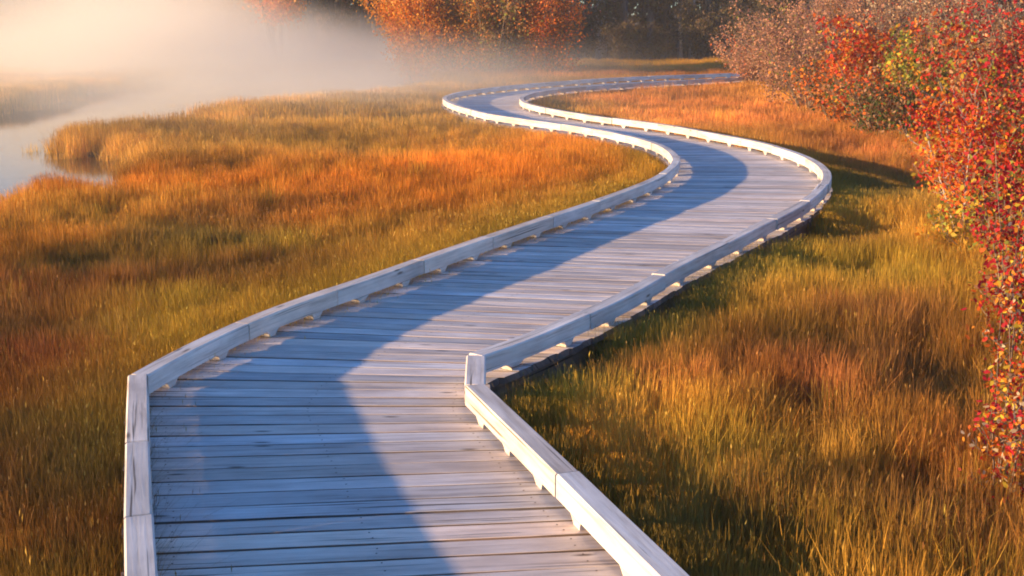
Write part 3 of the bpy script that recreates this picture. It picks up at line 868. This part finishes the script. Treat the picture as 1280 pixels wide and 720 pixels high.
PP = [tree_proto(70 + i, 12 + i, .10 + .015 * i, M_PALEBARK, [(.25, .15, .06), (.16, .10, .05)], 3500, .35, .16) for i in range(3)]
rf = random.Random(5)
def place_tree(x, y, protos, label, group):
    tm, cm = protos[rf.randrange(len(protos))]
    z = ground_z(np.array([[x, y]]))[0]
    root = empty('forest_tree', (x, y, z - .05), rf.random() * 6.28); s_ = rf.uniform(.85, 1.15); root.scale = (s_, s_, rf.uniform(.9, 1.15))
    tag(root, label, 'tree', group)
    link(bpy.data.objects.new('trunk', tm), root); link(bpy.data.objects.new('crown', cm), root)
ntree = 0
for row, (y, step) in enumerate(((50, 1.5), (53.5, 1.6), (57, 1.8))):
    x = -15.5 + rf.random() - row
    while x < 29:
        yy = y + rf.uniform(-1.3, 1.3) + (x * x) * .002
        pale = (rf.random() < .28 and x > 2) or (11 < x < 17 and rf.random() < .6)
        ok = True
        if pale: place_tree(x, yy, PP, 'slender pale trunked tree in the front rows of the dark forest' if row == 0 else 'slender pale trunked tree deep among the dark forest trunks', 'pale trunks in the far forest')
        elif x < -6: place_tree(x, yy, DP, 'dark forest tree standing behind the mist on the left', 'forest trees behind the mist')
        else: place_tree(x, yy, DP, 'dark trunked tree of the shaded far forest right of the mist', 'dark trunks in the far forest')
        ntree += 1
        x += step * rf.uniform(.6, 1.5)
print('forest trees', ntree)
# understory: brushy shrubs at the forest foot
up = []
for i in range(4):
    mb, V, C_ = shrub_mesh(80 + i, h=2.6, spread=1.5, nst=10, rad0=.02, nleaf=4500, lsize=.10, pal=[(.12, .10, .045), (.16, .10, .055), (.10, .07, .05), (.17, .11, .07)], jit=.12)
    up.append((mb.mesh('stem', M_DARKBARK, True), quads_mesh('foliage', V, C_, M_LEAF)))
x = -14.5
while x < 27:
    y = 47.6 + rf.uniform(-.8, 1.5) + x * x * .002
    root = empty('understory_shrub', (x, y, ground_z(np.array([[x, y]]))[0] - .03), rf.random() * 6.28)
    s_ = rf.uniform(.55, 1.15); root.scale = (s_, s_, s_ * rf.uniform(.7, 1.1))
    tag(root, 'dark brushy shrub at the foot of the forest behind the mist' if x < -3 else 'dark brushy shrub along the shaded forest edge beyond the boardwalk', 'shrub', 'shrubs along the forest edge' if x >= -3 else 'forest edge shrubs in the mist')
    a, b = up[rf.randrange(4)]
    link(bpy.data.objects.new('stem', a), root); link(bpy.data.objects.new('foliage', b), root)
    x += rf.uniform(1.2, 2.2)
# the deep wood behind, one mass
r = np.random.default_rng(99)
mb = MB(); 
for k in range(520):
    x = r.uniform(-95, 95); y = r.uniform(61, 86) - .12 * abs(x) * 0 ; 
    hh = r.uniform(10, 15) * (1 if x > -20 else .3); rr = r.uniform(.07, .2) * (1 if x > -20 else .4)
    a = r.normal(0, .02, 2)
    mb.tube([(x, y, 0), (x + a[0] * 5, y + a[1] * 5, hh / 2), (x + a[0] * 10, y + a[1] * 10, hh)], [rr, rr * .7, rr * .2], 5)
wd = mb.build('far_wood', M_DARKBARK, None, True)
tag(wd, 'dim mass of bare trunks deep inside the far forest', 'forest', kind='stuff')
n = 260000
P = np.c_[r.uniform(-95, 95, n), r.uniform(60, 88, n), (r.random(n) ** 1.6) * 14 + .1]
P[:, 2] *= np.interp(P[:, 0], [-24, -15], [.28, 1])
u = r.normal(0, 1, (n, 3)); u /= np.linalg.norm(u, axis=1)[:, None]; v = np.cross(u, r.normal(0, 1, (n, 3))); v /= np.linalg.norm(v, axis=1)[:, None]
s_ = r.uniform(.15, .5, n)[:, None]
V = np.stack([P, P + u * s_ * .5 + v * s_ * .4, P + u * s_, P + u * s_ * .5 - v * s_ * .4], 1)
C_ = np.array([(.10, .08, .05), (.13, .085, .065), (.09, .065, .055)])[r.integers(0, 3, n)] * r.uniform(.6, 1.4, n)[:, None]
o = link(bpy.data.objects.new('far_foliage', quads_mesh('far_foliage', V, C_, M_LEAF)))
tag(o, 'dim brown green foliage filling the far forest between its trunks', 'forest', kind='stuff')

# ------------------------------------------------------------------ mist
MX0, MX1, MY0, MY1, MZ = -42., 7., 13., 50., 5.2
mb = MB()
vs = [(x, y, z) for z in (-.3, MZ) for y in (MY0, MY1) for x in (MX0, MX1)]
mb.add(vs, [(0, 2, 3, 1), (4, 5, 7, 6), (0, 1, 5, 4), (2, 6, 7, 3), (0, 4, 6, 2), (1, 3, 7, 5)])
M_MIST, nt, out = mat('mist')
tc = N(nt, 'ShaderNodeTexCoord')
sx = N(nt, 'ShaderNodeSeparateXYZ'); nt.links.new(tc.outputs['Object'], sx.inputs[0])
def mr(src, a, b, c, d, smooth_=True):
    m_ = N(nt, 'ShaderNodeMapRange'); m_.interpolation_type = 'SMOOTHSTEP' if smooth_ else 'LINEAR'
    nt.links.new(src, m_.inputs[0]); m_.inputs[1].default_value = a; m_.inputs[2].default_value = b; m_.inputs[3].default_value = c; m_.inputs[4].default_value = d
    return m_.outputs[0]
def mul(a, b):
    m_ = N(nt, 'ShaderNodeMath', operation='MULTIPLY')
    for k, v_ in ((0, a), (1, b)):
        if isinstance(v_, float): m_.inputs[k].default_value = v_
        else: nt.links.new(v_, m_.inputs[k])
    return m_.outputs[0]
def add(a, b):
    m_ = N(nt, 'ShaderNodeMath', operation='ADD')
    for k, v_ in ((0, a), (1, b)):
        if isinstance(v_, float): m_.inputs[k].default_value = v_
        else: nt.links.new(v_, m_.inputs[k])
    return m_.outputs[0]
nz = N(nt, 'ShaderNodeTexNoise', i_Scale=.16, i_Detail=2.5); mpn = N(nt, 'ShaderNodeMapping'); mpn.inputs['Scale'].default_value = (1, 1, 2.2)
nt.links.new(tc.outputs['Object'], mpn.inputs[0]); nt.links.new(mpn.outputs[0], nz.inputs['Vector'])
nn_ = mr(nz.outputs[0], .32, .68, .4, 1.6)
# the bank thins towards the right as it nears the central clump: x + .12*(y-30)
xs_ = add(sx.outputs[0], mul(add(sx.outputs[1], -30.0), .05))
fx = mr(xs_, -11.0, 5.5, 1.0, 0.0)
fy = add(mul(mr(sx.outputs[1], 20.0, 31.0, 0.0, 1.0), .93), mul(mr(sx.outputs[1], 14.0, 19.0, 0.0, 1.0), .10))
fy2 = mr(sx.outputs[1], 46.0, 50.0, 1.0, 0.0)
fz = mr(mul(sx.outputs[2], mr(xs_, -12.0, 2.0, 1.0, 3.0)), 0.0, 5.1, 1.0, 0.0, False); fz = mul(fz, fz)
dens = mul(fx, mr(sx.outputs[0], -42.0, -34.0, 0.0, 1.0))
for f_ in (mr(add(sx.outputs[0], mul(sx.outputs[1], .46)), -3.0, 9.0, .05, 1.0), fy, fz, fy2, nn_, .46):  # first factor thins the left side, shaped to let sun reach the visible bank
    dens = mul(dens, f_)
pv = N(nt, 'ShaderNodeVolumePrincipled'); pv.inputs['Color'].default_value = (1.0, .955, .88, 1); pv.inputs['Anisotropy'].default_value = .0
nt.links.new(dens, pv.inputs['Density']); nt.links.new(pv.outputs[0], out.inputs['Volume'])
mist = mb.build('mist', M_MIST); tag(mist, 'bank of bright morning mist lying over the water at the upper left', 'mist', kind='stuff')
try: M_MIST.cycles.volume_step_rate = 1.0
except Exception: pass

mb = MB()
hv = [(x, y, z) for z in (-1.6, 22) for y in (-30, 110) for x in (-50, 110)]
mb.add(hv, [(0, 2, 3, 1), (4, 5, 7, 6), (0, 1, 5, 4), (2, 6, 7, 3), (0, 4, 6, 2), (1, 3, 7, 5)])
M_HAZE, nt, out = mat('haze')
pv = N(nt, 'ShaderNodeVolumePrincipled'); pv.inputs['Color'].default_value = (.97, .96, .96, 1); pv.inputs['Density'].default_value = .0011; pv.inputs['Anisotropy'].default_value = 0
nt.links.new(pv.outputs[0], out.inputs['Volume'])
hz = mb.build('haze', M_HAZE); tag(hz, 'thin even morning haze filling the air over the marsh', 'haze', kind='stuff')

# ------------------------------------------------------------------ light
SUN_EL = radians(8.3); SUN_D = np.array([-.93, -.36])   # towards the sun
SUN_D = SUN_D / np.linalg.norm(SUN_D)
sd = Vector((SUN_D[0] * cos(SUN_EL), SUN_D[1] * cos(SUN_EL), sin(SUN_EL)))
sl = bpy.data.lights.new('sun', 'SUN'); sl.energy = 5.0; sl.angle = radians(.6); sl.color = (1, .67, .32)
so = link(bpy.data.objects.new('sun', sl)); so.rotation_euler = (-sd).to_track_quat('-Z', 'Y').to_euler()
so.location = (-20, -8, 12)
w = bpy.data.worlds.new('World'); SC.world = w; w.use_nodes = True
nt = w.node_tree
for n_ in list(nt.nodes): nt.nodes.remove(n_)
sky = nt.nodes.new('ShaderNodeTexSky'); sky.sky_type = 'NISHITA'; sky.sun_disc = False
sky.sun_elevation = SUN_EL; sky.sun_rotation = atan2(sd.x, sd.y)
sky.air_density = 1.0; sky.dust_density = .1; sky.ozone_density = 5.5
bg = nt.nodes.new('ShaderNodeBackground'); bg.inputs[1].default_value = .15
wo = nt.nodes.new('ShaderNodeOutputWorld')
nt.links.new(sky.outputs[0], bg.inputs[0]); nt.links.new(bg.outputs[0], wo.inputs[0])

# ------------------------------------------------------------------ camera
cam = bpy.data.cameras.new('camera'); cam.sensor_width = 36; cam.lens = 36 * F / 1280; cam.clip_end = 2000; cam.clip_start = .05
co = link(bpy.data.objects.new('camera', cam)); co.location = (0, 0, CAMZ); co.rotation_euler = (pi / 2 - PITCH, 0, 0)
SC.camera = co
vs_ = SC.view_settings
vs_.view_transform = 'Standard'; vs_.look = 'None'; vs_.gamma = 1; vs_.exposure = 1.27; vs_.use_curve_mapping = False
SC.cycles.volume_bounces = 10; SC.cycles.max_bounces = 18; SC.cycles.diffuse_bounces = 4; SC.cycles.transparent_max_bounces = 8
SC.cycles.filter_width = 1.9; SC.cycles.use_denoising = True; SC.cycles.use_adaptive_sampling = True; SC.cycles.adaptive_threshold = .02
SC.cycles.volume_step_rate = 2.0
SC.cycles.volume_max_steps = 128
SC.cycles.sample_clamp_indirect = 6
